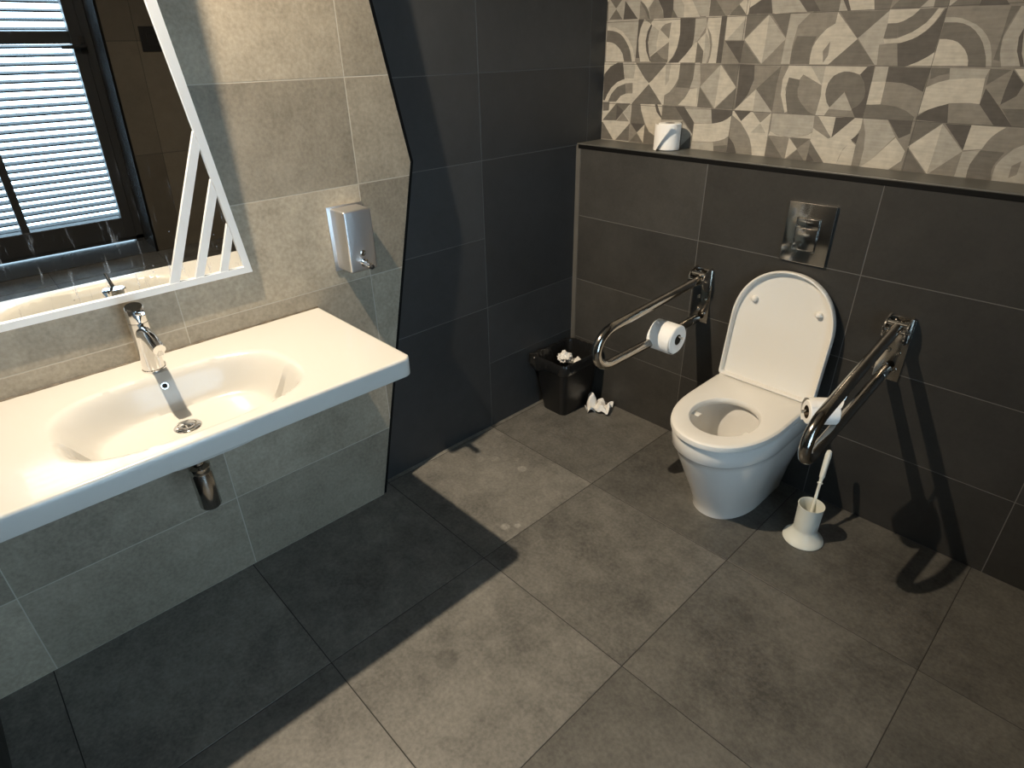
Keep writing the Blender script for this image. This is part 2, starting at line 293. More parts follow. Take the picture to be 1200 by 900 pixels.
def grid(us, vs):
    return [(a, c, b, d) for a, b in zip(us[:-1], us[1:]) for c, d in zip(vs[:-1], vs[1:])]
PAT = '''
b 0,1758 6,1740 7,1669 162,1666 343,1666 438,1663 428,1733
k -13,1758 15,1739 46,1708 73,1736 91,1753
k 13,1669 47,1706 81,1669
b 73,1736 46,1708 72,1680 85,1668 86,1735 89,1753 78,1753
d 91,1732 157,1668 86,1668
k 166,1728 190,1713 208,1689 217,1665 207,1666 192,1693 173,1714 164,1723
m 164,1720 173,1714 192,1693 207,1666 165,1666
l 169,1731 158,1749 245,1744 228,1728 201,1701
m 228,1728 247,1727 271,1692 279,1666 219,1665 207,1701
d 234,1744 248,1727 273,1692 279,1666 313,1666 319,1693 317,1723 315,1740
k 319,1693 342,1666 313,1666
l 341,1738 352,1721 366,1704 369,1665 436,1666 416,1694 398,1719 387,1736
l 370,1737 394,1719 434,1666 402,1665 380,1666
b 402,1719 472,1715 473,1665 440,1666 416,1694
k 472,1731 474,1715 475,1665 542,1663 497,1714 480,1730
m 480,1730 497,1714 542,1663 552,1663 589,1696 603,1708 616,1723
k 589,1695 622,1663 554,1663
l 603,1708 629,1707 629,1661 622,1663 590,1697
l 629,1722 629,1707 631,1684 647,1693 669,1705 691,1718
d 691,1718 669,1705 650,1694 632,1681 628,1665 717,1663 708,1703 705,1717
b 703,1718 706,1703 717,1664 835,1663 801,1698 788,1713
d 788,1713 803,1698 837,1663 879,1663 851,1695 841,1710
k 841,1710 851,1695 879,1662 935,1660 936,1691 936,1705
b 936,1705 936,1691 936,1660 964,1661 944,1690 936,1705
d 934,1705 944,1690 964,1660 973,1662 959,1689 950,1704
l 950,1704 959,1689 974,1660 1043,1659 1036,1685 1033,1699
k 1033,1699 1036,1685 1043,1658 1087,1657 1088,1683 1087,1696
m 1087,1696 1088,1683 1091,1659 1110,1681 1121,1694
d 1121,1694 1110,1681 1093,1659 1130,1659 1118,1694
k 1121,1694 1100,1674 1090,1662 1093,1659 1167,1658 1185,1677 1195,1690
b 1195,1690 1185,1677 1167,1658 1204,1658 1203,1677 1202,1690
k 1202,1690 1203,1677 1204,1658 1241,1657 1241,1675 1240,1687
b 1240,1687 1241,1675 1243,1659 1260,1674 1268,1686
k 1268,1686 1260,1674 1243,1658 1317,1657 1316,1671 1313,1683
d 1313,1683 1317,1671 1317,1657 1388,1656 1378,1667 1367,1680
m 1367,1680 1378,1667 1389,1655 1444,1653 1436,1676
b 7,1669 162,1666 159,1517 6,1517
l 7,1646 44,1642 85,1626 118,1598 142,1564 159,1517 142,1517 130,1555 105,1592 72,1618 36,1630 6,1632
k 6,1632 36,1629 57,1625 73,1618 91,1606 105,1591 120,1573 130,1555 143,1516 103,1517 92,1546 79,1561 63,1574 47,1583 30,1588 5,1590
l 5,1590 31,1587 47,1582 63,1573 79,1561 92,1546 101,1517 6,1517
d 162,1666 188,1665 173,1635 167,1591 171,1554 179,1530 160,1530 161,1591 163,1644
m 160,1530 179,1530 184,1517 159,1517
l 190,1665 223,1648 209,1623 203,1590 210,1554 232,1517 184,1517 173,1554 168,1597 175,1635
m 200,1667 235,1665 223,1648
l 235,1665 354,1664 359,1610 352,1565 337,1536 316,1513 233,1516 222,1554 215,1584 218,1614 229,1642 223,1651
b 231,1642 263,1624 256,1583 259,1557 229,1536 218,1566 216,1590 219,1616
m 269,1627 277,1638 288,1645 316,1651 312,1596
m 313,1585 316,1527 314,1514 236,1516 230,1534 259,1552
k 233,1534 260,1551 282,1533 298,1526 313,1524 314,1514 236,1515
d 223,1647 229,1642 218,1614 215,1584 223,1548 236,1517 230,1519 210,1554 203,1590 209,1623
d 355,1663 419,1661 424,1609 417,1568 393,1541 363,1514 320,1513 344,1541 356,1576 360,1616
b 421,1661 439,1661 448,1597 425,1581
l 425,1581 439,1583 438,1514 365,1514 393,1541 417,1568
b 421,1661 465,1662 471,1635 440,1589 422,1572 422,1637
l 474,1662 527,1663 527,1513 423,1512 436,1581 469,1613 471,1635
k 439,1583 469,1552 469,1512 438,1512
b 469,1613 491,1585 494,1538 486,1512 471,1512 472,1555
m 471,1635 492,1607 502,1574 501,1538 495,1512 486,1512 494,1538 494,1571 485,1602
d 528,1663 548,1663 548,1513 527,1513
l 549,1663 624,1661 625,1586 551,1587
b 625,1654 626,1586 558,1587
d 553,1584 628,1583 624,1513 617,1516
m 550,1582 617,1513 549,1512
k 629,1580 699,1512 624,1512
k 625,1665 702,1662 627,1590
l 706,1661 708,1582 705,1511 628,1587
b 706,1661 779,1587 705,1511 708,1582
k 713,1662 781,1660 780,1589
m 778,1580 776,1511 709,1511
b 781,1660 848,1660 813,1625 805,1565 807,1511 776,1511 778,1580
m 866,1659 930,1658 934,1628 910,1616 895,1604 884,1592 816,1594 828,1624 844,1645
k 816,1594 882,1592 873,1562 871,1537 873,1511 807,1511 807,1550 810,1572
l 935,1658 1012,1582 937,1510 875,1510 873,1536 875,1561 882,1578 891,1592 910,1613 934,1627
m 929,1576 931,1536 919,1515 911,1549
k 940,1659 1087,1656 1064,1631 1011,1584
k 1012,1581 1080,1510 937,1509
b 1087,1656 1171,1656 1162,1638 1136,1626 1117,1622 1090,1622 1088,1582 1131,1570 1080,1565 1087,1509 1080,1510 1013,1584
l 1087,1658 1170,1657 1153,1639 1131,1626 1114,1622 1090,1622
k 1090,1621 1118,1622 1127,1584 1088,1582
k 1118,1622 1131,1626 1141,1631 1157,1641 1170,1656 1215,1656 1207,1638 1195,1621 1180,1608 1164,1597 1128,1584
l 1125,1581 1146,1589 1164,1597 1180,1608 1195,1620 1207,1637 1218,1656 1232,1655 1224,1635 1215,1618 1200,1600 1182,1586 1164,1576 1145,1570 1095,1568 1089,1579
m 1085,1565 1130,1567 1145,1508 1088,1509
d 1131,1567 1156,1574 1182,1584 1201,1599 1216,1616 1227,1635 1236,1655 1241,1655 1238,1545 1222,1531 1200,1518 1168,1505 1148,1505
l 1239,1543 1239,1506 1171,1505 1200,1518 1222,1531
m 1241,1657 1392,1654 1390,1630 1392,1579 1391,1505 1239,1506
b 1242,1633 1265,1632 1285,1628 1302,1621 1323,1612 1339,1601 1356,1585 1370,1566 1381,1540 1391,1505 1378,1505 1371,1529 1362,1548 1352,1567 1339,1582 1325,1597 1309,1608 1292,1615 1274,1619 1242,1620
k 1242,1619 1274,1618 1292,1615 1309,1608 1325,1596 1340,1582 1352,1566 1362,1548 1371,1528 1377,1505 1333,1506 1329,1521 1324,1535 1314,1550 1301,1562 1290,1569 1276,1574 1259,1577 1241,1578
l 1242,1577 1259,1577 1276,1574 1290,1569 1301,1561 1314,1549 1324,1535 1330,1521 1333,1506 1240,1506
k 1391,1635 1392,1653 1415,1652 1407,1633 1401,1609 1396,1589 1396,1566 1399,1545 1406,1520 1390,1524 1392,1579
m 1391,1520 1407,1520 1414,1505 1391,1505
b 1415,1652 1428,1652 1467,1652 1514,1506 1414,1505 1401,1540 1396,1579 1405,1612
d 1437,1601 1432,1578 1438,1545 1458,1506 1467,1506 1451,1539 1445,1565
l -3,1514 288,1513 306,1361 0,1361
d 70,1513 98,1513 109,1460 111,1452 74,1440 43,1417 22,1389 10,1365 2,1368 0,1455 2,1469 33,1498
b 99,1513 155,1513 162,1493 157,1455 113,1454
l 10,1363 31,1400 46,1417 61,1430 80,1441 100,1449 157,1455 158,1440 114,1436 95,1430 75,1421 45,1393 29,1362
k 29,1362 45,1393 60,1408 75,1421 117,1435 122,1397 96,1387 73,1364
m 118,1436 154,1438 157,1399 122,1397
k 162,1513 314,1513 258,1457 235,1439 210,1459
k 235,1436 307,1362 201,1360 157,1361
l 314,1513 374,1514 372,1459 362,1440 354,1428 337,1409 314,1397 318,1361 306,1362 239,1438 260,1460
b 308,1513 332,1513 328,1449 314,1430
k 374,1514 438,1514 438,1460 428,1425 364,1427 374,1459
m 364,1427 428,1424 421,1409 409,1393 396,1377 380,1363 314,1360 314,1394 341,1408
b 440,1514 460,1514 465,1466 469,1428 428,1427 438,1460
l 430,1424 469,1428 469,1362 382,1363 396,1377 410,1391
b 440,1509 477,1509 471,1437 465,1363 460,1430
m 461,1508 546,1510 473,1436
b 548,1508 547,1439 544,1359 472,1433
l 548,1508 622,1433 544,1359 547,1439
k 472,1429 539,1359 469,1359
k 552,1510 623,1510 620,1437
d 623,1510 681,1508 687,1461 671,1410 631,1358 628,1361 628,1441
k 622,1431 628,1359 548,1358
m 682,1508 776,1506 760,1486 713,1440 678,1411 688,1454
k 780,1506 774,1450 774,1358 700,1430
l 700,1430 702,1358 627,1358
b 700,1430 773,1357 703,1356
m 783,1506 807,1507 790,1457 819,1361 779,1356 775,1444
l 807,1507 876,1504 852,1464 813,1469 808,1433 832,1364 820,1358 795,1415 792,1462
k 814,1470 852,1462 855,1428 875,1388 909,1362 924,1357 831,1356 812,1415
m 885,1504 868,1493 859,1475 851,1434 856,1411 870,1393 902,1365 926,1360 937,1384 916,1465 900,1493
l 805,1506 1061,1504 1044,1482 1009,1490 971,1481 949,1455 948,1423 957,1397 971,1381 958,1356 929,1356 934,1416 930,1448
b 882,1505 931,1505 930,1448
k 1009,1490 1025,1487 1041,1481 1053,1472 1062,1460 1072,1433 1073,1417 1069,1405 1058,1390 1042,1380 1008,1431 971,1381 961,1394 953,1407 948,1421 947,1436 949,1450 954,1464 963,1477 977,1485 993,1490
d 1061,1504 1082,1508 1086,1424 1083,1354 1058,1356 1042,1380 1058,1390 1069,1405 1073,1417 1072,1433 1062,1460 1044,1482
b 1008,1429 1042,1380 1042,1375 972,1377 968,1379
m 972,1376 1042,1375 1054,1356 958,1356
b 1085,1505 1123,1505 1125,1463 1084,1462
l 1084,1462 1125,1463 1126,1396 1084,1396
d 1123,1505 1240,1503 1237,1437 1203,1452 1174,1460 1125,1463
m 1125,1462 1156,1461 1175,1457 1204,1451 1237,1436 1234,1366 1207,1383 1174,1393 1126,1396
k 1085,1395 1126,1398 1151,1396 1174,1393 1204,1383 1232,1366 1231,1354 1083,1354
m 1247,1473 1292,1488 1296,1472 1269,1465 1242,1450
k 1241,1503 1290,1502 1292,1488 1267,1482 1247,1472
b 1290,1502 1390,1501 1384,1477 1324,1476 1297,1472
l 1242,1450 1272,1465 1297,1472 1324,1475 1355,1477 1385,1477 1391,1410 1364,1412 1342,1411 1315,1409 1290,1399 1264,1389 1240,1375
d 1238,1368 1264,1389 1287,1399 1313,1407 1325,1355 1237,1359
m 1313,1407 1342,1411 1369,1412 1391,1409 1441,1355 1325,1355
k 1390,1501 1441,1499 1392,1459
m 1441,1499 1441,1439 1440,1410 1392,1456
d 1445,1499 1480,1464 1472,1434 1441,1410 1441,1447
l 1447,1501 1492,1501 1504,1464 1479,1467
m 1447,1411 1475,1434 1487,1440 1511,1441 1523,1404 1443,1403
k 1448,1400 1523,1402 1538,1355 1486,1355
d 1394,1451 1408,1438 1440,1405 1486,1355 1442,1355 1391,1409
l 0,1361 157,1361 156,1324 154,1289 153,1208 -2,1209
k 1,1360 38,1361 36,1327 3,1324
k 76,1358 150,1360 79,1289 3,1286
d 78,1351 115,1331 79,1289
b 153,1358 154,1289 115,1324
m 113,1322 148,1289 81,1288
l 3,1285 152,1288 73,1210
k -1,1278 6,1279 68,1210 -2,1209
k 153,1282 153,1210 80,1210
k 157,1361 201,1360 208,1334 230,1282 192,1249 157,1283
d 159,1283 230,1285 192,1249
m 153,1281 192,1247 157,1214
k 192,1244 227,1209 157,1210
l 230,1282 229,1209 194,1248
k 231,1282 255,1254 284,1239 282,1205 229,1209
l 201,1360 273,1362 284,1337 310,1310 309,1297 299,1240 284,1242 254,1257 230,1289 208,1334
m 294,1286 309,1297 383,1292 381,1214 282,1205 291,1240
d 273,1361 285,1362 296,1338 311,1316 310,1310 284,1334
l 285,1362 308,1361 310,1319 297,1338
k 314,1360 379,1359 412,1312 311,1300
b 308,1306 413,1309 383,1292 310,1294
d 369,1359 412,1359 463,1309 461,1263 413,1311
b 414,1359 483,1359 491,1305 463,1309
k 384,1289 410,1303 412,1214 381,1217
b 414,1303 462,1260 414,1213
k 461,1256 462,1207 416,1212
b 415,1356 531,1359 541,1306 466,1302
l 465,1300 541,1305 564,1309 585,1315 604,1325 621,1339 618,1264 602,1254 581,1246 549,1239 464,1235
d 531,1357 622,1356 621,1339 604,1326 585,1315 564,1309 543,1305
b 463,1233 557,1238 564,1207 463,1204
m 559,1238 592,1248 619,1261 618,1233 592,1223 560,1229
k 561,1225 618,1233 619,1207 564,1207
d 620,1263 643,1242 653,1224 660,1206 619,1207
m 624,1337 644,1327 662,1315 692,1282 706,1262 717,1236 724,1206 660,1206 648,1236 634,1253 620,1264
l 622,1354 772,1356 773,1208 724,1206 717,1236 706,1262 692,1282 662,1315 623,1339
d 628,1354 695,1356 661,1321
m 702,1354 772,1355 737,1320
b 737,1318 763,1287 705,1284
b 777,1356 927,1354 931,1305 920,1294 892,1285 855,1280 807,1284 779,1294
l 779,1294 807,1283 855,1279 892,1284 920,1293 930,1301 929,1280 775,1280
m 775,1279 853,1278 850,1206 842,1207
k 776,1278 785,1269 842,1207 774,1205
l 853,1278 889,1243 851,1206
k 857,1278 927,1279 888,1244
k 889,1240 922,1205 856,1205
m 891,1241 926,1273 926,1205
k 930,1270 992,1204 956,1208 930,1235
d 930,1235 956,1208 928,1205
l 929,1354 1083,1354 1085,1325 1079,1309 1065,1284 1044,1256 1036,1231 1033,1206 992,1204 929,1274 931,1305
m 929,1354 940,1353 996,1289 988,1285 930,1315
d 998,1353 1060,1355 998,1289
l 1063,1284 1081,1272 1082,1206 1033,1206 1042,1249
d 1083,1309 1081,1276 1062,1287
m 1085,1348 1096,1329 1101,1313 1106,1288 1109,1261 1108,1205 1082,1206 1083,1279 1084,1316
b 1085,1354 1159,1354 1193,1307 1139,1231 1114,1206 1108,1205 1109,1261 1102,1310
l 1185,1291 1195,1304 1232,1266 1229,1236 1197,1205 1110,1205 1139,1231
d 1161,1354 1231,1354 1233,1318 1204,1302
m 1205,1302 1232,1318 1233,1267
m 1232,1240 1233,1201 1197,1205
k 1238,1357 1313,1354 1237,1282 1237,1320
l 1313,1352 1314,1310 1311,1205 1237,1280
b 1313,1352 1386,1280 1312,1205 1313,1316
d 1320,1353 1388,1353 1386,1283
k 1237,1276 1308,1204 1235,1203
m 1386,1274 1385,1205 1315,1205
l 1388,1353 1473,1352 1459,1340 1447,1326 1439,1311 1432,1290 1386,1283
b 1386,1278 1430,1288 1421,1268 1415,1246 1416,1206 1385,1205
m 1474,1353 1539,1354 1550,1320 1527,1314 1517,1307 1507,1299 1490,1286 1432,1288 1448,1323
k 1431,1287 1490,1286 1483,1272 1478,1259 1474,1246 1473,1234 1481,1201 1416,1204 1414,1227 1415,1246
b 1550,1320 1528,1310 1508,1297 1499,1284 1490,1272 1483,1259 1479,1247 1479,1226 1482,1202 1539,1204 1586,1206
m 1536,1267 1536,1229 1519,1218 1517,1251
'''
LAMP, SKY, EXPO, AIM = 268., 9., 0., (.5, -.9, 0)
# ------------------------------------------------------------------ the room
XR, YF, H = 2.60, -2.485, 2.62
# floor
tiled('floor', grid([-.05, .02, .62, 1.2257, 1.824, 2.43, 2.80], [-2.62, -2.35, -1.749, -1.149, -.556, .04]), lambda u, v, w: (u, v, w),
      ['floor', 'grout_dark'], tmap=lambda u, v: .80-.33*u-.10*v-.20*(v > -.6), gap=.003, seed=11, thick=.1)  # tone slope paints in vignette and lamp falloff to the right and back
# toilet wall: low boxed-in part with a ledge
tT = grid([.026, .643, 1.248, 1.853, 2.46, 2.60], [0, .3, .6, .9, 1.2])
tiled('wall_back', tT, lambda u, v, w: (u, -w, v), ['darkwall', 'grout_mid'], tmap=lambda u, v: .78-.40*u, thick=.165, gap=.0025, seed=5)  # tiles darken rightward: vignette shade put into their tone
bm = bmesh.new(); box(bm, (0.0, -.0005, 0), (.0245, .16, 1.199), .001)
link('trim_1', bm, 'edge_tile', smooth=False, kind='structure')
# ledge slab and black edge profile, near-black to paint in the shadow gap
bm = bmesh.new(); box(bm, (.0, .004, 1.2), (2.6, .165, 1.207), .001)
link('trim_2', bm, 'ledge', smooth=False, kind='structure')
bm = bmesh.new(); box(bm, (.012, -.002, 1.187), (2.6, .004, 1.203), .001)
link('trim_3', bm, 'black', smooth=False, kind='structure')
# printed feature wall above the ledge
def feature():
    bm = bmesh.new(); idx = dict(l=0, b=1, m=2, k=3, d=4)
    box(bm, (-.05, .168, 1.15), (2.7, .25, H+.05), mi=2)
    base = []
    polys = []
    for ln in PAT.strip().split('\n'):
        c, *ps = ln.split(); polys.append((idx[c], [tuple(int(q)/1000 for q in p.split(',')) for p in ps]))  # one mid-dark shape by the ledge roll paints in mostly its cast shadow
    polys_all = []
    def put(mi, pts, dx=0, dz=0, x0=0., x1=2.6, z0=1.2, z1=H):
        pts = [(x+dx, z+dz) for x, z in pts]
        if sum(p[0]*q[1]-q[0]*p[1] for p, q in zip(pts, pts[1:]+pts[:1])) < 0: pts = pts[::-1]
        for A, B in (((x0, z0), (x1, z0)), ((x1, z0), (x1, z1)), ((x1, z1), (x0, z1)), ((x0, z1), (x0, z0))):
            pts = clip(pts, A, B)
            if len(pts) < 3: return
        polys_all.append((mi, pts))
    y = .1675
    put(2, [(0, 1.2), (2.6, 1.2), (2.6, H), (0, H)])
    # the print runs on in every direction, one tile module at a time
    for dz in (.912, .456, 0):
        for dx in (1.24, 0):
            for mi, pts in polys:
                if dx: put(mi, pts, dx, dz, x0=1.55 if dz == 0 else 1.24, z0=1.2+dz, z1=min(H, 1.75+dz))
                else: put(mi, pts, 0, dz, x0=0, x1=1.62, z0=1.2+dz, z1=min(H, 1.752+dz))
    for z in (1.355, 1.507, 1.66, 1.963, 2.116, 2.268, 2.42, 2.572):
        box(bm, (0, .1672, z-.0008), (2.6, .168, z+.0008), mi=4)
    for x in (.62, 1.24, 1.86, 2.48):
        box(bm, (x-.0007, .1672, 1.2), (x+.0007, .168, H), mi=4)
    vs, fs = [], []
    for mi, pts in polys_all:
        fs.append(list(range(len(vs), len(vs)+len(pts)))); vs += [Vector(p) for p in pts]
    V, E, F, _, _, OF = delaunay_2d_cdt(vs, [], fs, 1, 1e-5)
    V = [bm.verts.new((p.x, y, p.y)) for p in V]
    def inside(px, pz, pts):
        c = False
        for (xa, za), (xb, zb) in zip(pts, pts[1:]+pts[:1]):
            if (za > pz) != (zb > pz) and px < (xb-xa)*(pz-za)/(zb-za)+xa: c = not c
        return c
    bb = [(min(p[0] for p in q), max(p[0] for p in q), min(p[1] for p in q), max(p[1] for p in q)) for _, q in polys_all]
    for f in F:
        cx = sum(V[k].co.x for k in f)/len(f); cz = sum(V[k].co.z for k in f)/len(f); m_ = 2
        for i in range(len(polys_all)-1, -1, -1):
            b = bb[i]
            if b[0] <= cx <= b[1] and b[2] <= cz <= b[3] and inside(cx, cz, polys_all[i][1]): m_ = polys_all[i][0]; break
        try: q = bm.faces.new([V[k] for k in f]); q.material_index = m_
        except ValueError: pass
    o = link('wall_back_upper', bm, ['pl', 'pb', 'pm', 'pk', 'pd'], smooth=False, recalc=False); o['kind'] = 'structure'
feature()
# left wall, slate tiles, irregular courses
tl = grid([.07, .66], [1.2, 1.5, 1.8, 2.1, 2.4, H])
tl = [(-.549, a, .07, b) for a, b in ((0, .33), (.33, .6), (.6, 1.2), (1.2, 1.5), (1.5, 1.8), (1.8, 2.1), (2.1, 2.4), (2.4, H))]
tl += [(.07, a, .25, b) for a, b in ((1.2, 1.5), (1.5, 1.8), (1.8, 2.1), (2.1, 2.4), (2.4, H), (0, .6), (.6, 1.2))]
tl += [(-1.149, a, -.549, b) for a, b in ((0, .6), (.6, .9), (.9, 1.2), (1.2, 1.5), (1.5, 1.8), (1.8, 2.1), (2.1, 2.4), (2.4, H))]
tl += [(-1.5, a, -1.149, b) for a, b in ((0, .6), (.6, 1.2), (1.2, 1.8), (1.8, H))]
tiled('wall_left', tl, lambda u, v, w: (w, u, v), ['left_dark', 'grout_mid'], thick=.1, gap=.0025, seed=3)
# pale stone panel standing proud of it, with slanting edges
OUT = [(YF, 0), (-1.204, 0), (-.924, 1.249), (-1.2, H), (YF, H)]
tp = grid([-2.95, -2.34, -1.737, -1.130, -.5], [0, .292, .6, .905, 1.208, 1.512, 1.8, 2.1, 2.4, H])
tiled('wall_sink_side', tp, lambda u, v, w: (.07+w, u, v), ['beige', 'grout_light'], outline=OUT, recess=.0003, thick=.069, gap=.0024, seed=23)
bm = bmesh.new()
E_ = [(-1.204, 0), (-.924, 1.249), (-1.2, H)]
def off(p, d): return (p[0]+d, p[1])
poly = [off(E_[0], .0005), off(E_[0], .014), off(E_[1], .014), off(E_[2], .014), off(E_[2], .0005), off(E_[1], .0005)]
loft(bm, [[(.0005, a, b) for a, b in poly], [(.066, a, b) for a, b in poly]])
link('trim_4', bm, 'black', smooth=False, kind='structure')
# near wall behind the camera
tf = grid([.0, .6, 1.2, 1.8, 2.4, 2.6], [0, .6, 1.2, 1.8, 2.4, H])
tiled('wall_front', tf, lambda u, v, w: (u, YF+w, v), ['darkwall', 'grout_mid'], thick=.1, seed=9)
# window wall opposite the wash basin
WY0, WY1, WZ = -2.40, -1.15, 2.30
ux = [YF, -2.4]; 
tr = [t for t in grid([WY1+.012, -.98, -.38, .25], [0, .605, 1.21, 1.815, 2.42, H])] + grid([YF, WY0-.012], [0, .6, 1.2, 1.8, 2.4, H])
tr += grid([WY0-.012, -1.8, WY1+.012], [WZ+.012, H])
hol = [[(WY1+.012, 0), (.25, 0), (.25, H), (WY1+.012, H)], [(YF, 0), (WY0-.012, 0), (WY0-.012, H), (YF, H)],
       [(WY0-.012, WZ+.012), (WY1+.012, WZ+.012), (WY1+.012, H), (WY0-.012, H)]]
tiled('wall_right', tr, lambda u, v, w: (XR-w, u, v), ['rightwall', 'grout_dark'], holes=hol, thick=.2, seed=31)
bm = bmesh.new()
for lo, hi in (((XR-.002, WY1, 0), (XR+.24, WY1+.012, WZ)), ((XR-.002, WY0-.012, 0), (XR+.24, WY0, WZ)), ((XR-.002, WY0-.012, WZ), (XR+.24, WY1+.012, WZ+.012))):
    box(bm, lo, hi)
box(bm, (XR+.001, WY0, .0005), (XR+.34, WY1, .006))
link('trim_5', bm, 'sill', smooth=False, kind='structure')
bm = bmesh.new()
for lo, hi in (((XR-.006, WY1, 0), (XR-.002, WY1+.014, WZ)), ((XR-.006, WY0-.014, 0), (XR-.002, WY0, WZ)), ((XR-.006, WY0-.014, WZ), (XR-.002, WY1+.014, WZ+.014))):
    box(bm, lo, hi)
link('trim_6', bm, 'black', smooth=False, kind='structure')
bm = bmesh.new(); box(bm, (-.1, -2.6, H), (2.85, .25, H+.08))
link('ceiling', bm, 'plaster', smooth=False, kind='structure')
# window
win = bpy.data.objects.new('window_1', None); COL.objects.link(win); win.location = (2.80, (WY0+WY1)/2, 0); win['kind'] = 'structure'
def wpart(name, boxes, m, bev=.003):
    bm = bmesh.new()
    for lo, hi in boxes:
        box(bm, [a-b for a, b in zip(lo, win.location)], [a-b for a, b in zip(hi, win.location)], bev)
    return link(name, bm, m, parent=win, smooth=False)
X0 = 2.80
wpart('window_frame', [((X0, WY0, 0), (X0+.05, WY0+.05, WZ)), ((X0, WY1-.05, 0), (X0+.05, WY1, WZ)), ((X0, WY0, .020), (X0+.05, WY1, .05)), ((X0, WY0, WZ-.05), (X0+.05, WY1, WZ))], 'frame_dark')
wpart('window_sash', [((X0-.015, -1.255, .045), (X0+.04, WY1-.045, WZ-.045)), ((X0-.015, WY0+.045, .045), (X0+.04, WY0+.12, WZ-.045)),
                      ((X0-.012, WY0+.06, .045), (X0+.04, -1.20, .18)), ((X0-.012, WY0+.06, WZ-.12), (X0+.04, -1.20, WZ-.045)),
                      ((X0-.008, WY0+.06, 1.168), (X0+.04, -1.20, 1.228))], 'frame_dark')
wpart('mullion', [((X0-.006, -1.782, .17), (X0+.035, -1.742, WZ-.11))], 'frame_dark')
bm = bmesh.new()
tube(bm, [(X0-.015-2.8, -1.205+1.775, 1.165), (X0-.06-2.8, -1.205+1.775, 1.165), (X0-.065-2.8, -1.225+1.775, 1.163), (X0-.063-2.8, -1.32+1.775, 1.16)], [.012, .011, .01, .008], 10)
box(bm, (-.024, -1.222+1.775, 1.12), (-.014, -1.19+1.775, 1.21), .004)
link('window_handle', bm, 'rubber', parent=win)
bm = bmesh.new()
z = .075
while z < WZ-.03:
    # tilted louvre blades of the outside shutter
    c = Vector((.115, 0, z)); a = R(6); dx, dz = .021*math.cos(a), .021*math.sin(a)
    L_ = (WY1-WY0)/2-.03
    vs = []
    prof = [(-dx, -dz-.004), (dx, dz-.004), (dx, dz+.004), (-dx, -dz+.004)]
    loft(bm, [[(c.x+px, s*L_, c.z+pz) for px, pz in prof] for s in (-1, 1)])
    z += .0425
box(bm, (.085, -L_-.03, .0), (.145, -L_, WZ)); box(bm, (.085, L_, .0), (.145, L_+.03, WZ))
link('shutter_slats', bm, 'slat', parent=win, smooth=False)
# light switch plate
t = thing('light_switch', 'small dark square switch plate on the window wall, seen in the mirror', 'switch', (XR, -.90, 1.22))
bm = bmesh.new(); box(bm, (-.010, -.062, -.062), (-.0005, .062, .062), .003); link('cover_plate', bm, 'switch', t, smooth=False)
bm = bmesh.new(); box(bm, (-.014, -.03, -.03), (-.0105, .03, .03), .002); link('rocker', bm, 'switch', t, smooth=False)
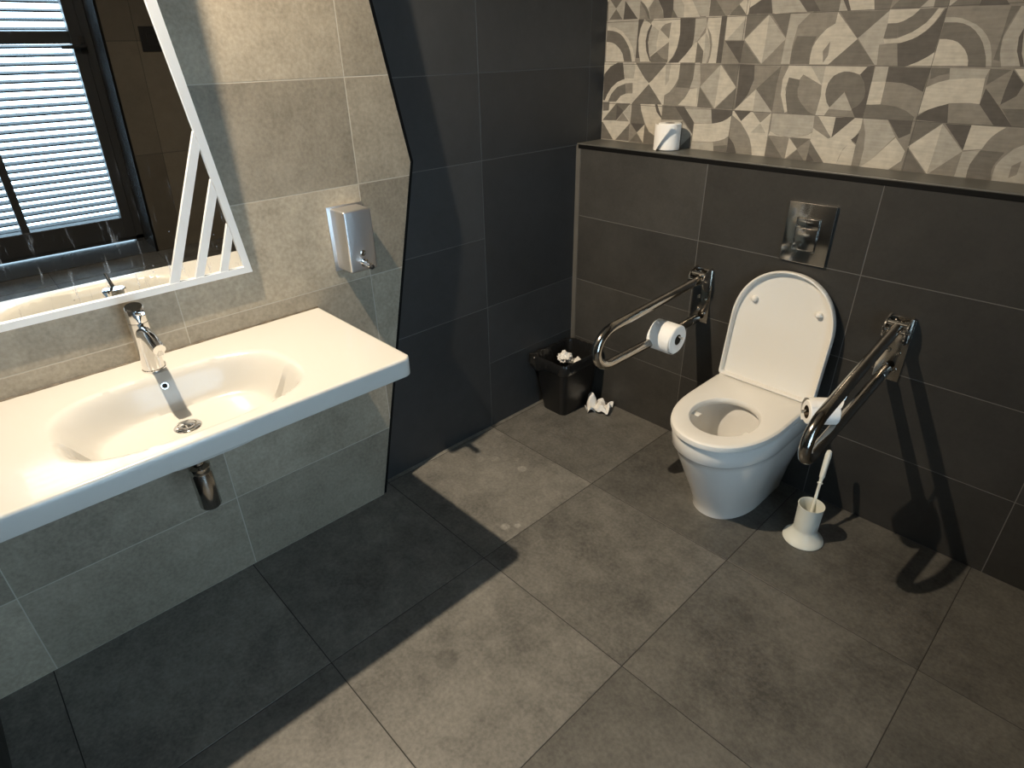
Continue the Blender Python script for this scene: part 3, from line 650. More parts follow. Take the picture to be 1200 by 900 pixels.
# ------------------------------------------------------------------ wash basin top
def basin():
    t = thing('washbasin', 'long white wall-hung washbasin top with an oval sunken bowl', 'washbasin', (.0715, -1.9, .85))
    Y0, Y1, X1, TH = -2.47, -1.335, .59, .055
    bx, by, ax, ay = .372, -1.858, .182, .279
    def depth(x, y):
        n = 3.1
        s = (abs((x-bx)/ax)**n+abs((y-by)/ay)**n)**(1/n)
        def sm(a, b, v):
            v = max(0, min(1, (v-a)/(b-a))); return v*v*(3-2*v)
        return .097*(1-sm(.78 if x > bx else .70, 1.0, s))+.010*(1-sm(0, .75, s))
    def xmax(y):
        r = .028; d = Y1-y
        return X1-(r-math.sqrt(max(0, r*r-(r-d)**2))) if d < r else X1
    us = [0, .004]+[.012+i*(1-.03)/62 for i in range(63)]+[.988, .993, .997, 1.]
    us = sorted(set(round(u, 5) for u in us))
    ys = [Y0, Y0+.01]+[Y0+.02+i*(Y1-.034-Y0-.02)/128 for i in range(129)]+[Y1-q for q in (.028, .022, .016, .011, .007, .004, .002, .0008, 0)]
    bm = bmesh.new(); top = []; bot = []
    for y in ys:
        xm = xmax(y); rt = []; rb = []
        for u in us:
            x = .0715+u*(xm-.0715); d = depth(x, y)
            e = min(xm-x, Y1-y); r = .007
            rd = (r-math.sqrt(max(0, r*r-(r-e)**2))) if e < r else 0
            rt.append(bm.verts.new((x-.0715, y+1.9, -d-rd)))
            rb.append(bm.verts.new((x-.0715, y+1.9, min(-TH, -d-.006)+rd*.6)))
        top.append(rt); bot.append(rb)
    ny, nx = len(ys), len(us)
    for j in range(ny-1):
        for i in range(nx-1):
            bm.faces.new((top[j][i], top[j][i+1], top[j+1][i+1], top[j+1][i]))
            bm.faces.new((bot[j][i], bot[j+1][i], bot[j+1][i+1], bot[j][i+1]))
    for j in range(ny-1):
        bm.faces.new((top[j][0], top[j+1][0], bot[j+1][0], bot[j][0]))
        bm.faces.new((top[j][-1], bot[j][-1], bot[j+1][-1], top[j+1][-1]))
    for i in range(nx-1):
        bm.faces.new((top[0][i], bot[0][i], bot[0][i+1], top[0][i+1]))
        bm.faces.new((top[-1][i], top[-1][i+1], bot[-1][i+1], bot[-1][i]))
    link('worktop', bm, 'solid', t)
    # overflow ring in the rear slope of the bowl
    xo = .2105; sl = (depth(xo+.004, -1.86)-depth(xo-.004, -1.86))/.008
    p = Vector((xo-.0715, -1.86+1.9, -depth(xo, -1.86))); ax_ = Vector((sl, 0, 1)).normalized()
    bm = bmesh.new(); lathe(bm, [(.006, .001), (.0065, .0028), (.0095, .0028), (.0102, .001), (.0102, -.006)], 24, p, ax_, cap0=False)
    o = link('overflow_ring', bm, 'chrome_dark', t)
    bm = bmesh.new(); lathe(bm, [(.0068, -.004), (.0068, .002)], 20, p, ax_); link('overflow_hole', bm, 'rubber', t)
    bm = bmesh.new(); lathe(bm, [(.034, -.004), (.034, .002), (.031, .005), (.024, .006), (.023, .003), (.021, .003), (.02, .008), (.012, .011), (.002, .012)], 32, (.325-.0715, .04, -.106))
    link('drain', bm, 'chrome', t)
    # seal line along the wall
    bm = bmesh.new(); pts = []
    n = 90
    for i in range(n):
        y = Y0+(Y1-.004-Y0)*i/(n-1); w = .0035+.0025*noise.noise(Vector((y*30, 0, 0)))+.003*max(0, noise.noise(Vector((y*9, 3, 0))))
        pts.append((y, w))
    loft(bm, [[(0, y+1.9, 0), (w, y+1.9, .0001), (w*.7, y+1.9, .002), (0, y+1.9, w*1.1)] for y, w in pts])
    link('seal', bm, 'silicone', t)
basin()
# tap
def tap():
    t = thing('basin_tap', 'chrome single-lever mixer tap on the rear edge of the washbasin', 'tap', (.155, -1.86, .85))
    bm = bmesh.new(); tilt = Vector((-.02, 0, 1))
    lathe(bm, [(.0285, .0002), (.0285, .004), (.0265, .006), (.0255, .03), (.0245, .08), (.0238, .125), (.0236, .134)], 32, axis=tilt)
    link('body', bm, 'chrome', t)
    bm = bmesh.new()
    P = [(0, 0, .098), (.02, 0, .108), (.05, 0, .113), (.09, 0, .111), (.122, 0, .104), (.134, 0, .100)]
    tube(bm, P, [.019, .0185, .0172, .0165, .016, .0145], 24)
    lathe(bm, [(.0115, 0), (.0115, .014)], 20, (.122, 0, .084))
    link('spout', bm, 'chrome', t)
    bm = bmesh.new(); o = Vector((-.0025, 0, 0))
    rings = []
    for h, r, sl in ((.1355, .0236, 0), (.150, .0236, 0), (.165, .0232, .10), (.173, .0225, .22), (.176, .020, .22)):
        rings.append([(r*math.cos(2*PI*i/32)-.003, r*math.sin(2*PI*i/32), h-sl*r*math.cos(2*PI*i/32)) for i in range(32)])
    loft(bm, rings)
    cap = link('lever_cap', bm, 'chrome', t)
    bm = bmesh.new()
    tube(bm, [(.012, 0, .160), (.035, 0, .166), (.06, 0, .174), (.082, 0, .181)], [.0065, .0052, .0045, .004], 12)
    link('lever_handle', bm, 'chrome', cap)
tap()
# bottle trap
def trap():
    t = thing('bottle_trap', 'chrome bottle trap hanging below the washbasin bowl', 'trap', (.282, -1.856, .46))
    bm = bmesh.new(); lathe(bm, [(.012, -.002), (.0255, 0), (.0285, .005), (.0285, .112), (.0275, .115), (.0275, .121), (.0285, .123), (.0285, .136), (.018, .142)], 28)
    link('cup', bm, 'chrome_dark', t)
    bm = bmesh.new(); lathe(bm, [(.0155, .144), (.0155, .243), (.024, .246), (.024, .272)], 24); link('tail_pipe', bm, 'chrome_dark', t)
    bm = bmesh.new(); tube(bm, [(-.02, 0, .10), (-.10, 0, .10), (-.206, 0, .10)], .0155, 18); link('outlet_pipe', bm, 'chrome_dark', t)
    bm = bmesh.new(); lathe(bm, [(.034, -.2115), (.034, -.207), (.018, -.198)], 28, (0, 0, .10), (1, 0, 0)); link('wall_flange', bm, 'chrome_dark', t)
trap()
# soap dispenser
def soap():
    t = thing('soap_dispenser', 'brushed steel box soap dispenser on the pale stone wall', 'soap dispenser', (.0705, -1.193, .955))
    bm = bmesh.new(); box(bm, (.001, -.052, .004), (.085, .045, .196), .006, 3); link('housing', bm, 'brushed', t)
    bm = bmesh.new(); box(bm, (0, -.063, -.004), (.004, .064, .2), .001); link('back_plate', bm, 'brushed', t)
    bm = bmesh.new(); lathe(bm, [(.0095, 0), (.0095, .003), (.007, .004), (.0065, .002)], 20, (.085, -.004, .062), (1, 0, 0)); w = link('level_window', bm, 'chrome_dark', t)
    bm = bmesh.new(); lathe(bm, [(.013, 0), (.013, .005), (.0085, .008), (.0085, .028), (.0095, .029), (.0095, .040), (.006, .043)], 20, (.085, -.004, .032), (1, 0, -.12))
    n = link('push_valve', bm, 'chrome', t)
    bm = bmesh.new(); lathe(bm, [(.0078, .0432), (.0075, .050), (.004, .052)], 16, (.085, -.004, .032), (1, 0, -.12)); link('valve_tip', bm, 'rubber', n)
soap()
# tilted mirror
def mirror():
    tl = R(5); t = thing('wall_mirror', 'tilted mirror in a white slanting frame with three bars in its corner', 'mirror', (.081, -1.9, 1.03))
    def P(y, s, w=0.): return Vector((s*math.sin(tl)+w*math.cos(tl), y+1.9, s*math.cos(tl)-w*math.sin(tl)))
    k = -.092/.661
    def right(s, o=0): return -1.524-(s+.01)*.1395+o
    S1 = 1.05
    BR, TR, TL, BL = (right(-.01), -.01), (right(S1), S1), (-2.19, S1), (-2.34, -.01)
    def prism(bm, poly, w0, w1): loft(bm, [[P(a, b, w0) for a, b in poly], [P(a, b, w1) for a, b in poly]])
    bm = bmesh.new(); prism(bm, [(BL[0]+.004, -.006), (BR[0]-.006, -.006), (TR[0]-.006, S1-.004), (TL[0]+.004, S1-.004)], -.006, 0)
    link('mirror_glass', bm, 'mirror', t, smooth=False)
    fw = .020
    bm = bmesh.new()
    prism(bm, [BL, BR, (BR[0]-.022, -.01+.019), (BL[0]+.02, -.01+.019)], -.008, .006)
    link('bottom_rail', bm, 'whitebar', t, smooth=False)
    bm = bmesh.new(); prism(bm, [BR, TR, (TR[0]-.023, S1-.02), (BR[0]-.022, -.01+.0192)], -.008, .006); link('side_rail', bm, 'whitebar', t, smooth=False)
    bm = bmesh.new(); prism(bm, [TR, TL, (TL[0]+.02, S1-.02), (TR[0]-.0232, S1-.0198)], -.008, .006); link('top_rail', bm, 'whitebar', t, smooth=False)
    bm = bmesh.new(); prism(bm, [TL, BL, (BL[0]+.021, -.01+.0192), (TL[0]+.021, S1-.0202)], -.008, .006); link('side_rail', bm, 'whitebar', t, smooth=False)
    for a, b, c, d in (((-1.748, .009), (-1.723, .009), (-1.594, .343), (-1.602, .382)), ((-1.681, .009), (-1.658, .009), (-1.577, .221), (-1.585, .262)), ((-1.613, .009), (-1.591, .009), (-1.560, .100), (-1.5675, .140))):
        bm = bmesh.new(); prism(bm, [a, b, c, d], .0005, .005); link('corner_bar', bm, 'whitebar', t, smooth=False)
    # wedge brackets that hold the tilt
    for y in (-2.1, -1.8):
        a = P(y, .9, -.009); bm = bmesh.new()
        box(bm, (-.0105, a.y-.02, .86), (a.x-.001, a.y+.02, .90)); link('wall_bracket', bm, 'whitebar', t, smooth=False)
mirror()

# ------------------------------------------------------------------ toilet
TX = 1.045
def dee(w, yf, yb, L, n=2.0, rb=.03, N=36):
    """closed D outline, front towards -Y, centred on x=0"""
    L = min(L, yb-yf-.002); rb = min(rb, w*.9, (yb-yf-L)*.9)
    yc = yf+L; pts = []
    for i in range(N+1):
        a = PI*i/N
        c, s = math.cos(a), math.sin(a)
        pts.append((w*math.copysign(abs(c)**(2/n), c), yc-L*abs(s)**(2/n)))
    for i in range(1, 6): pts.append((-w, yc+(yb-rb-yc)*i/5))
    for i in range(1, 7):
        a = PI/2*i/6; pts.append((-w+rb-rb*math.cos(a), yb-rb+rb*math.sin(a)))
    for i in range(1, 8): pts.append((-w+rb+(2*w-2*rb)*i/8, yb))
    for i in range(0, 7):
        a = PI/2*(1-i/6); pts.append((w-rb+rb*math.cos(a), yb-rb+rb*math.sin(a)))
    for i in range(1, 5): pts.append((w, yb-rb+(yc-yb+rb)*i/5))
    return pts
def toilet():
    t = thing('toilet', 'white floor-standing toilet with its seat down and lid up', 'toilet', (TX, -.3, 0))
    bm = bmesh.new(); rings = []
    yb = -.0025
    for z, w, yf, L in ((0, .119, -.400, .20), (.012, .120, -.401, .20), (.05, .126, -.413, .20), (.11, .135, -.442, .21), (.18, .151, -.478, .23), (.25, .163, -.513, .25),
                        (.30, .170, -.538, .26), (.322, .172, -.546, .27), (.330, .179, -.556, .28), (.338, .183, -.563, .28), (.385, .1845, -.566, .28), (.397, .182, -.563, .28), (.402, .176, -.555, .27)):
        rings.append([(x, y+.3, z) for x, y in dee(w, yf, yb, L, 2.15)])
    for z, w, yf, L, y2 in ((.402, .128, -.512, .16, -.215), (.390, .122, -.506, .16, -.22), (.34, .120, -.50, .155, -.222), (.28, .108, -.48, .14, -.235), (.22, .085, -.44, .11, -.25), (.19, .062, -.40, .08, -.27), (.175, .03, -.36, .04, -.30)):
        rings.append([(x, y+.3, z) for x, y in dee(w, yf, y2, L, 2.1, rb=.09 if w > .1 else w*.8)])
    loft(bm, rings, cap0=True, cap1=True)
    body = link('pan', bm, 'ceramic', t)
    bm = bmesh.new(); rr = [(x, y+.3, .212) for x, y in dee(.079, -.43, -.255, .10, 2.1, rb=.06)]
    bm.faces.new([bm.verts.new(p) for p in rr]); link('bowl_water', bm, 'water', t)
    # seat ring
    bm = bmesh.new()
    def o_(w, d): return dee(.186+w, -.583-d, -.092, .29, 2.2, rb=.012)
    n = len(o_(0, 0))
    outer = lambda g, z: [(x, y+.3, z) for x, y in dee(.184-g, -.583+g, -.095-g*.4, .29, 2.2, rb=.015)]
    def hole(g, z):
        pts = []; src = dee(.184, -.583, -.095, .29, 2.2, rb=.015)
        cx, cy = 0, -.372
        a_, b_ = .111+g, .133+g
        for x, y in src:
            th = math.atan2((y-cy)/.25, x/.185); pts.append((cx+a_*math.cos(th), cy+b_*math.sin(th)+.3, z))
        return pts
    z0 = .406
    R_ = [outer(.006, z0), outer(.001, z0+.004), outer(0, z0+.012), outer(.0015, z0+.021), outer(.006, z0+.0248), outer(.012, z0+.026), hole(.012, z0+.0255), hole(.005, z0+.0235), hole(.0012, z0+.018), hole(0, z0+.008), hole(.004, z0)]
    V = loft(bm, R_, cap0=False, cap1=False)
    n = len(V[0])
    for i in range(n): bm.faces.new((V[-1][i], V[-1][(i+1) % n], V[0][(i+1) % n], V[0][i]))
    seat = link('seat', bm, 'seat', t)
    for x in (-.10, .10):
        bm = bmesh.new(); box(bm, (x-.015, -.10, .4025), (x+.015, -.075, .4055), .001); link('seat_buffer', bm, 'seat', seat)
    # hinge bar
    bm = bmesh.new(); tube(bm, [(-.172, .2135, .4225), (.172, .2135, .4225)], .0085, 16); link('hinge_bar', bm, 'seat', t)
    for x in (-.165, .165):
        bm = bmesh.new(); lathe(bm, [(.013, 0), (.013, .022), (.009, .026)], 18, (x-.011 if x > 0 else x-.014, .2135, .4225), (1, 0, 0)); link('hinge', bm, 'seat', t)
    # lid, leaning back on the wall, hollow side to the room
    ang = math.atan2(.055, .432)
    Lh = .448
    def F(x, s, d): # s up along the lid, d towards the room
        y0, z0 = .222, .425
        return (x, y0+s*math.sin(ang)-d*math.cos(ang), z0+s*math.cos(ang)+d*math.sin(ang))
    def lo(g, d, wall=0):
        return [F(x, -y, d) for x, y in dee(.186-g, -(Lh-g), -.004-g, .205, 2.15, rb=.012)]
    bm = bmesh.new()
    loft(bm, [lo(.006, -.012), lo(.001, -.008), lo(0, -.002), lo(0, .018), lo(.0015, .0205), lo(.005, .0205), lo(.0075, .018), lo(.010, -.002), lo(.014, -.004)])
    l = link('lid', bm, 'seat', t)
    for x in (-.118, .118):
        bm = bmesh.new(); c = F(x, Lh-.125, -.004); ax_ = Vector(F(0, 0, 1))-Vector(F(0, 0, 0))
        lathe(bm, [(.0115, 0), (.0115, .010), (.010, .015), (.006, .018), (.001, .019)], 20, c, ax_); link('lid_buffer', bm, 'seat', l)
toilet()
# flush plate
def flush():
    t = thing('flush_plate', 'square chrome dual-flush plate on the dark tiles above the toilet', 'flush plate', (1.0545, -.001, 1.003))
    bm = bmesh.new(); box(bm, (-.0785, -.012, -.1015), (.0785, 0, .1015), .002); p = link('cover', bm, 'chrome_dark', t)
    bm = bmesh.new()
    x0, x1, z0, z1 = -.040, .034, -.055, .052
    for lo, hi in (((x0-.003, -.0145, z0-.003), (x1+.003, -.0122, z0)), ((x0-.003, -.0145, z1), (x1+.003, -.0122, z1+.003)), ((x0-.003, -.0145, z0), (x0, -.0122, z1)), ((x1, -.0145, z0), (x1+.003, -.0122, z1))):
        box(bm, lo, hi, .0005)
    link('button_surround', bm, 'chrome', t, smooth=False)
    bm = bmesh.new(); box(bm, (x0+.001, -.016, z0+.001), (x1-.001, -.0122, .018), .0012); link('large_button', bm, 'chrome_dark', t)
    bm = bmesh.new(); box(bm, (x0+.001, -.016, .0205), (x1-.001, -.0122, z1-.001), .0012)
    b = link('small_button', bm, 'chrome_dark', t)
    bm = bmesh.new(); box(bm, (-.008, -.0172, .022), (-.0065, -.0161, z1+.012)); 
    link('chrome_strip', bm, 'chrome', b)  # thin raised chrome strip over the small button
flush()

# ------------------------------------------------------------------ folding grab rails
def roll_mesh(r=.052, core=.0205, L=.098, n=40):
    bm = bmesh.new()
    V = lathe(bm, [(core, -L/2), (r-.003, -L/2), (r, -L/2+.003), (r, L/2-.003), (r-.003, L/2), (core, L/2)], n, cap0=False, cap1=False)
    m = len(V[0])
    return bm
def rail(x, du, dl, label, zu, zl, yE):
    t = thing('folding_grab_rail', label, 'grab rail', (x, 0, .68), 'folding grab rails beside the toilet')
    r = .0175
    # U-shaped tube
    ru = (zu-zl)/2
    pts = []
    def dz(y, k): return (dl+(du-dl)*k)*(y/-.68)
    for i in range(13):
        y = -.045+(yE+.045)*i/12; pts.append((0, y, zu+dz(y, 1)))
    for i in range(1, 16):
        a = PI*i/16; y = yE-ru*math.sin(a)*.93; pts.append((0, y, (zu+zl)/2+ru*math.cos(a)+dz(y, .5+.5*math.cos(a))))
    for i in range(13):
        y = yE+(-.022-yE)*i/12; pts.append((0, y, zl+dz(y, 0)))
    bm = bmesh.new(); tube(bm, pts, r, 20); link('rail_tube', bm, 'steel', t)
    bm = bmesh.new(); tube(bm, [(0, -.075, zl+dz(-.075, 0)), (0, -.058, zl+dz(-.058, 0))], r+.0015, 20); link('collar', bm, 'chrome_dark', t)
    # wall plate, cheeks and pivot
    bm = bmesh.new(); box(bm, (-.040, -.006, -.105), (.040, -.0008, .118), .002); pl = link('wall_plate', bm, 'steel', t)
    for x_, z_ in ((-.018, .10), (.018, .10), (-.012, .0), (.018, -.005), (-.01, -.055), (.02, -.065)):
        bm = bmesh.new(); lathe(bm, [(.0075, 0), (.0075, .003), (.005, .006), (.001, .0065)], 14, (x_, -.006, z_), (0, -1, 0)); link('bolt', bm, 'chrome_dark', pl)
    for s in (-1, 1):
        bm = bmesh.new()
        prof = []
        for i in range(13):
            a = PI*i/12-PI/2; prof.append((-.028-.040*math.cos(a), .083+.044*math.sin(a)))
        prof = [(-.006, .039)]+prof+[(-.006, .127)]
        loft(bm, [[(s*.030, y, z) for y, z in prof], [(s*.0345, y, z) for y, z in prof]]); link('cheek', bm, 'chrome_dark', t)
    bm = bmesh.new(); tube(bm, [(-.040, -.045, .085), (.040, -.045, .085)], .0065, 14); link('pivot_pin', bm, 'chrome', t)
    bm = bmesh.new(); tube(bm, [(-.028, -.048, .108), (.028, -.048, .108)], .0085, 14); link('stop_bar', bm, 'chrome_dark', t)
    return t
rl = rail(.693, -.040, -.0, 'folding steel grab rail left of the toilet, nearer the bin', .085, -.087, -.585)
rr_ = rail(1.405, -.13, -.10, 'folding steel grab rail right of the toilet, above the brush', .103, -.060, -.55)
def arm(parent, pts):
    bm = bmesh.new(); tube(bm, pts, .005, 10); link('paper_holder', bm, 'chrome_dark', parent)
arm(rl, [(0, -.30, -.09), (.0, -.30, -.062), (.02, -.30, -.052), (.108, -.30, -.052)])
arm(rr_, [(0, -.37, .030), (-.004, -.37, -.03), (-.012, -.39, -.06), (-.085, -.462, -.073)])
def paper_roll(name, label, loc, axis, r, L, core=.0205, group=None, sheet=None):
    t = thing(name, label, 'toilet paper', loc, group)
    q = Vector((0, 0, 1)).rotation_difference(Vector(axis).normalized()).to_matrix().to_4x4()
    bm = roll_mesh(r, core, L); bm.transform(q); link('paper', bm, 'paper', t)
    bm = bmesh.new(); V = lathe(bm, [(core-.0015, -L/2+.0005), (core-.0002, -L/2+.0005), (core-.0002, L/2-.0005), (core-.0015, L/2-.0005)], 28, cap0=False, cap1=False)
    n = 28
    for i in range(n): bm.faces.new((V[-1][i], V[-1][(i+1) % n], V[0][(i+1) % n], V[0][i]))
    bm.transform(q); link('core', bm, 'card', t)
    if sheet: sheet(t)
    return t
G = 'toilet paper rolls'
def sheetL(t):
    # loose end wrapped round the back of the roll, a little askew
    bm = bmesh.new(); rings = []
    for i in range(26):
        a = R(60+i*6.4); rr = .0555+.0012+.00025*i
        sk = -.010*(i/25)
        rings.append([(-.047+sk, -rr*math.sin(a), rr*math.cos(a)), (.046+sk, -rr*math.sin(a), rr*math.cos(a)), (.046+sk, -(rr+.0006)*math.sin(a), (rr+.0006)*math.cos(a)), (-.047+sk, -(rr+.0006)*math.sin(a), (rr+.0006)*math.cos(a))])
    loft(bm, rings); link('loose_sheet', bm, 'paper', t)
paper_roll('toilet_roll', 'full white toilet roll hanging on the left grab rail', (.693+.041, -.30, .617), (1, 0, 0), .055, .098, group=G, sheet=sheetL)
def sheetR(t):
    bm = bmesh.new(); rings = []
    ax = Vector((.75, .66, 0)).normalized(); sd = Vector((-ax.y, ax.x, 0))
    for i in range(22):
        a = R(-40+i*9); rr = .0385+.0006*i
        w0, w1 = -.042, .042+.016*math.sin(i*.25)+(.012 if i > 14 else 0)*(i-14)/8
        rings.append([tuple(ax*w+sd*(r_*math.sin(a))+Vector((0, 0, r_*math.cos(a)))) for w, r_ in ((w0, rr), (w1, rr), (w1, rr+.0006), (w0, rr+.0006))])
    loft(bm, rings); link('loose_sheet', bm, 'paper', t)
paper_roll('toilet_roll', 'half-used toilet roll held askew behind the right grab rail', (1.362, -.425, .607), (.75, .66, 0), .037, .086, group=G, sheet=sheetR)
def sheetS(t):
    bm = bmesh.new(); n = 14
    V0 = []; V1 = []
    rings = []
    for i in range(n):
        a = R(-148+i*8); rr = .0555+.0006*i
        zb = -.049+.096*max(0, (i-5)/(n-6))
        rings.append([(rr*math.cos(a), rr*math.sin(a), zb), (rr*math.cos(a), rr*math.sin(a), .047), ((rr+.0007)*math.cos(a), (rr+.0007)*math.sin(a), .047), ((rr+.0007)*math.cos(a), (rr+.0007)*math.sin(a), zb)])
    loft(bm, rings); link('loose_sheet', bm, 'paper', t)
paper_roll('toilet_roll', 'small white toilet roll standing upright on the dark ledge', (.408, .085, 1.2575), (0, 0, 1), .0445, .098, core=.019, group=G, sheet=sheetS)

# ------------------------------------------------------------------ toilet brush
def brush():
    t = thing('toilet_brush_holder', 'white plastic toilet brush holder with a flared foot beside the toilet', 'brush holder', (1.362, -.262, 0.0005))
    bm = bmesh.new()
    lathe(bm, [(.067, 0), (.069, .003), (.067, .009), (.058, .018), (.047, .032), (.041, .046), (.0395, .052), (.0405, .057), (.041, .09), (.0425, .148), (.044, .154), (.0415, .154), (.039, .10), (.036, .05), (.03, .008)], 40)
    link('holder', bm, 'plastic', t)
    b = thing('toilet_brush', 'white toilet brush leaning in its holder beside the toilet', 'toilet brush', (1.362, -.262, .0105))
    p0, p1 = Vector((.006, -.008, .02)), Vector((-.022, .118, .308))
    def at(k): return p0+(p1-p0)*k
    bm = bmesh.new(); tube(bm, [at(0), at(.3), at(.62), at(.66)], [.0055, .0055, .0055, .0065], 14); link('shaft', bm, 'plastic', b)
    bm = bmesh.new(); tube(bm, [at(.60), at(.602), at(.617), at(.62)], [.0055, .0095, .0095, .0055], 16); link('ring', bm, 'plastic', b)
    bm = bmesh.new(); tube(bm, [at(.66), at(.68), at(.72), at(.80), at(.94), at(.985), at(1.)], [.0062, .0092, .0096, .0100, .0108, .0085, .003], 10); link('grip', bm, 'plastic', b)
    bm = bmesh.new(); d = (p1-p0).normalized()
    for k in range(26):
        c = p0+Vector((0, 0, .0))+d*(.002*k)
        for j in range(14):
            a = 2*PI*(j+k*.37)/14; v = Vector((math.cos(a), math.sin(a), .1)); e = c+v*.0225
            if e.z < .003: e.z = .003
            tube(bm, [c, e], .0009, 4)
    o = link('bristles', bm, 'plastic', b); o['kind'] = 'stuff'
brush()

# ------------------------------------------------------------------ bin
def waste():
    t = thing('waste_bin', 'black plastic waste bin with a bin bag in the tiled corner', 'bin', (.118, -.155, 0.0005))
    def rect(w, d, r, z, cx=0, cy=0):
        pts = []
        for sx, sy, a0 in ((1, -1, -90), (1, 1, 0), (-1, 1, 90), (-1, -1, 180)):
            for i in range(7):
                a = R(a0+i*15); pts.append((cx+sx*(w-r)+r*math.cos(a), cy+sy*(d-r)+r*math.sin(a), z))
        return pts
    bm = bmesh.new()
    rings = [rect(.070, .100, .03, 0), rect(.073, .103, .03, .006), rect(.088, .122, .032, .15), rect(.1, .134, .034, .272), rect(.106, .14, .036, .275), rect(.1075, .1415, .036, .287), rect(.105, .139, .036, .29),
             rect(.1, .134, .034, .287), rect(.085, .118, .03, .15), rect(.068, .098, .028, .012)]
    loft(bm, rings); link('body', bm, 'bin', t)
    # bag folded over the rim, bunched at the left corner
    def dense(pts, n=150):
        P = [Vector(p) for p in pts]; P.append(P[0]); d = [0]
        for a, b in zip(P, P[1:]): d.append(d[-1]+(b-a).length)
        out = []; k = 0
        for i in range(n):
            s = d[-1]*i/n
            while d[k+1] < s: k += 1
            out.append(P[k].lerp(P[k+1], (s-d[k])/max(1e-9, d[k+1]-d[k])))
        return out
    bm = bmesh.new(); rings = []
    prof = [(-.008, .235), (.0005, .250), (.003, .260), (.0045, .270), (.005, .278), (.004, .286), (.0005, .2935), (-.008, .293), (-.015, .262), (-.024, .20), (-.034, .12)]
    for k, (o_, z) in enumerate(prof):
        base = dense(rect(.1075, .1415, .036, z)); ring = []
        for i, p in enumerate(base):
            v = Vector(p); d = Vector((v.x, v.y, 0)).normalized()
            w = noise.noise(Vector((v.x*34, v.y*34, z*16)))+.7*noise.noise(Vector((v.x*90, v.y*90, z*30+5)))
            f = math.exp(-((v.x+.09)**2+(v.y+.13)**2)/.0022)
            oo = o_+(.003+.010*f)*w+(.022*f if 0 < k < 7 else 0)
            if k < 2: oo = max(oo, -.003) if z > .25 else oo
            v += d*oo; v.z += .004*w*(1+1.5*f)+(.01*f if 2 < k < 6 else 0)-(.03*f if k < 1 else 0)
            v.x = max(v.x, -.1165); v.y = min(v.y, .153)
            ring.append(v)
        rings.append(ring)
    loft(bm, rings, cap0=False, cap1=False); link('bin_bag', bm, 'liner', t)
    bm = bmesh.new(); rr = rect(.078, .11, .03, .15)
    c = bm.verts.new((0, 0, .14)); V = [bm.verts.new(p) for p in rr]
    for i in range(len(V)): bm.faces.new((V[i], V[(i+1) % len(V)], c))
    link('bag_floor', bm, 'liner', t)
waste()
def crumple(name, label, loc, r, seed, flat=1., grp='crumpled tissues'):
    bm = bmesh.new(); bmesh.ops.create_icosphere(bm, subdivisions=4, radius=r)
    rnd = random.Random(seed); o = Vector((rnd.uniform(0, 50), rnd.uniform(0, 50), 0))
    for v in bm.verts:
        n = v.co.normalized()
        k = 1+.38*noise.noise(n*1.5+o)-.42*abs(noise.noise(n*3.2+o))+.15*noise.noise(n*7+o)
        v.co *= k; v.co.z *= flat
    zm = min(v.co.z for v in bm.verts)
    for v in bm.verts: v.co.z -= zm
    ob = link(name, bm, 'paper', None, smooth=True, loc=loc)
    ob['label'] = label; ob['category'] = 'tissue'; ob['group'] = grp
    return ob
crumple('crumpled_tissue', 'crumpled white tissue lying inside the black bin', (.10, -.15, .225), .036, 3, .8)
crumple('crumpled_tissue', 'flatter crumpled tissue in the bin, nearer the corner', (.14, -.105, .205), .032, 8, .7)
def fallen():
    bm = bmesh.new(); n = 22; V = []
    for i in range(n):
        row = []
        for j in range(n):
            u, v = i/(n-1)-.5, j/(n-1)-.5
            h = abs(noise.noise(Vector((u*2.3+3, v*2.3+.4, .3))))*.10+.012*abs(noise.noise(Vector((u*7, v*7, 4))))
            h += .05*max(0, .35-abs(u*.8+v))
            sq = 1-.25*abs(noise.noise(Vector((u*3, v*3, 9))))
            row.append((u*.125*sq, v*.105*sq, h))
        V.append(row)
    zm = min(p[2] for r in V for p in r)
    top = [[bm.verts.new((p[0], p[1], p[2]-zm+.0016)) for p in r] for r in V]
    bot = [[bm.verts.new((p[0], p[1], p[2]-zm+.0006)) for p in r] for r in V]
    for i in range(n-1):
        for j in range(n-1):
            bm.faces.new((top[i][j], top[i+1][j], top[i+1][j+1], top[i][j+1]))
            bm.faces.new((bot[i][j], bot[i][j+1], bot[i+1][j+1], bot[i+1][j]))
    for i in range(n-1):
        for a, b in ((0, 0), (n-1, n-1)):
            bm.faces.new((top[i][a], bot[i][a], bot[i+1][a], top[i+1][a])) if a == 0 else bm.faces.new((top[i][a], top[i+1][a], bot[i+1][a], bot[i][a]))
            bm.faces.new((top[a][i], top[a][i+1], bot[a][i+1], bot[a][i]))
    o = link('crumpled_tissue', bm, 'paper', None, loc=(.270, -.085, 0)); o.rotation_euler = (0, 0, R(25))
    o['label'] = 'crumpled white tissue dropped on the floor beside the bin'; o['category'] = 'tissue'; o['group'] = 'crumpled tissues'
fallen()

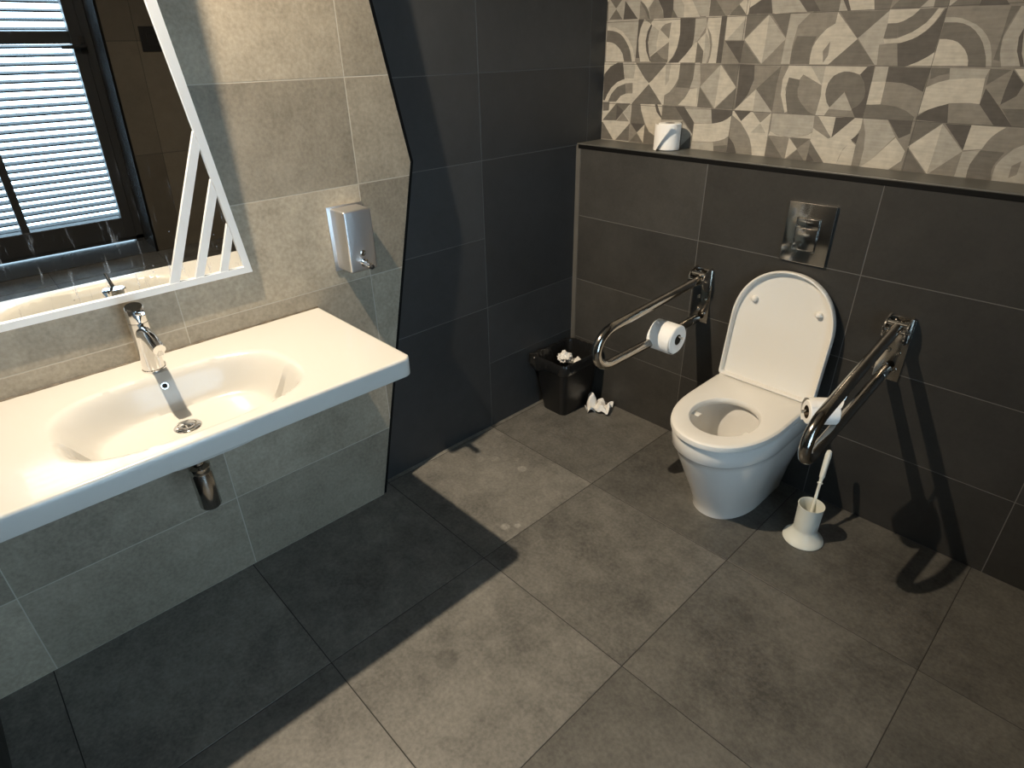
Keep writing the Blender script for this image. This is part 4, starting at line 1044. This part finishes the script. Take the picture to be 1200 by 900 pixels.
# ------------------------------------------------------------------ light and camera
t = thing('recessed_downlight', 'round white ceiling spotlight above the washbasin', 'ceiling light', (.34, -1.94, H-.012))
bm = bmesh.new(); V = lathe(bm, [(.045, 0), (.055, 0), (.056, .003), (.055, .0115), (.045, .0115)], 36, cap0=False, cap1=False)
for i in range(36): bm.faces.new((V[-1][i], V[-1][(i+1) % 36], V[0][(i+1) % 36], V[0][i]))
link('ring', bm, 'whitebar', t)
sp = bpy.data.lights.new('downlight_lamp', 'SPOT'); sp.energy = LAMP; sp.color = (1., .83, .62); sp.shadow_soft_size = .02
sp.spot_size = R(138); sp.spot_blend = 1.
so = bpy.data.objects.new('downlight_lamp', sp); COL.objects.link(so); so.location = (.34, -1.94, 2.575)
so.rotation_euler = (Vector(AIM)-so.location).to_track_quat('-Z', 'Y').to_euler(); 
w = bpy.data.worlds.new('daylight'); S.world = w; w.use_nodes = True
bg = w.node_tree.nodes['Background']; bg.inputs[0].default_value = (.56, .80, 1., 1); bg.inputs[1].default_value = SKY
pa = bpy.data.lights.new('window_portal', 'AREA'); pa.shape = 'RECTANGLE'; pa.size = 1.3; pa.size_y = 2.3; pa.cycles.is_portal = True
po = bpy.data.objects.new('window_portal', pa); COL.objects.link(po); po.location = (2.98, -1.775, 1.15); po.rotation_euler = (0, R(90), 0)
po.rotation_euler = Vector((-1, 0, 0)).to_track_quat('-Z', 'Z').to_euler()

cam = bpy.data.cameras.new('camera'); co = bpy.data.objects.new('camera', cam); COL.objects.link(co)
cam.sensor_width = 36; cam.lens = 717.6392/1200*36; cam.clip_start = .02
y_, p_, r_ = R(-46.8896), R(-28.9181), R(-1.2066)
fwd = Vector((math.sin(y_)*math.cos(p_), math.cos(y_)*math.cos(p_), math.sin(p_)))
right = Vector((math.cos(y_), -math.sin(y_), 0)); up = right.cross(fwd)
r2 = right*math.cos(r_)+up*math.sin(r_); u2 = up*math.cos(r_)-right*math.sin(r_)
co.matrix_world = Matrix(((r2.x, u2.x, -fwd.x, 1.8652), (r2.y, u2.y, -fwd.y, -2.1608), (r2.z, u2.z, -fwd.z, 1.5837), (0, 0, 0, 1)))
S.camera = co
S.view_settings.view_transform = 'Standard'; S.view_settings.look = 'None'; S.view_settings.gamma = 1; S.view_settings.exposure = EXPO
try: S.view_settings.use_curve_mapping = False
except Exception: pass
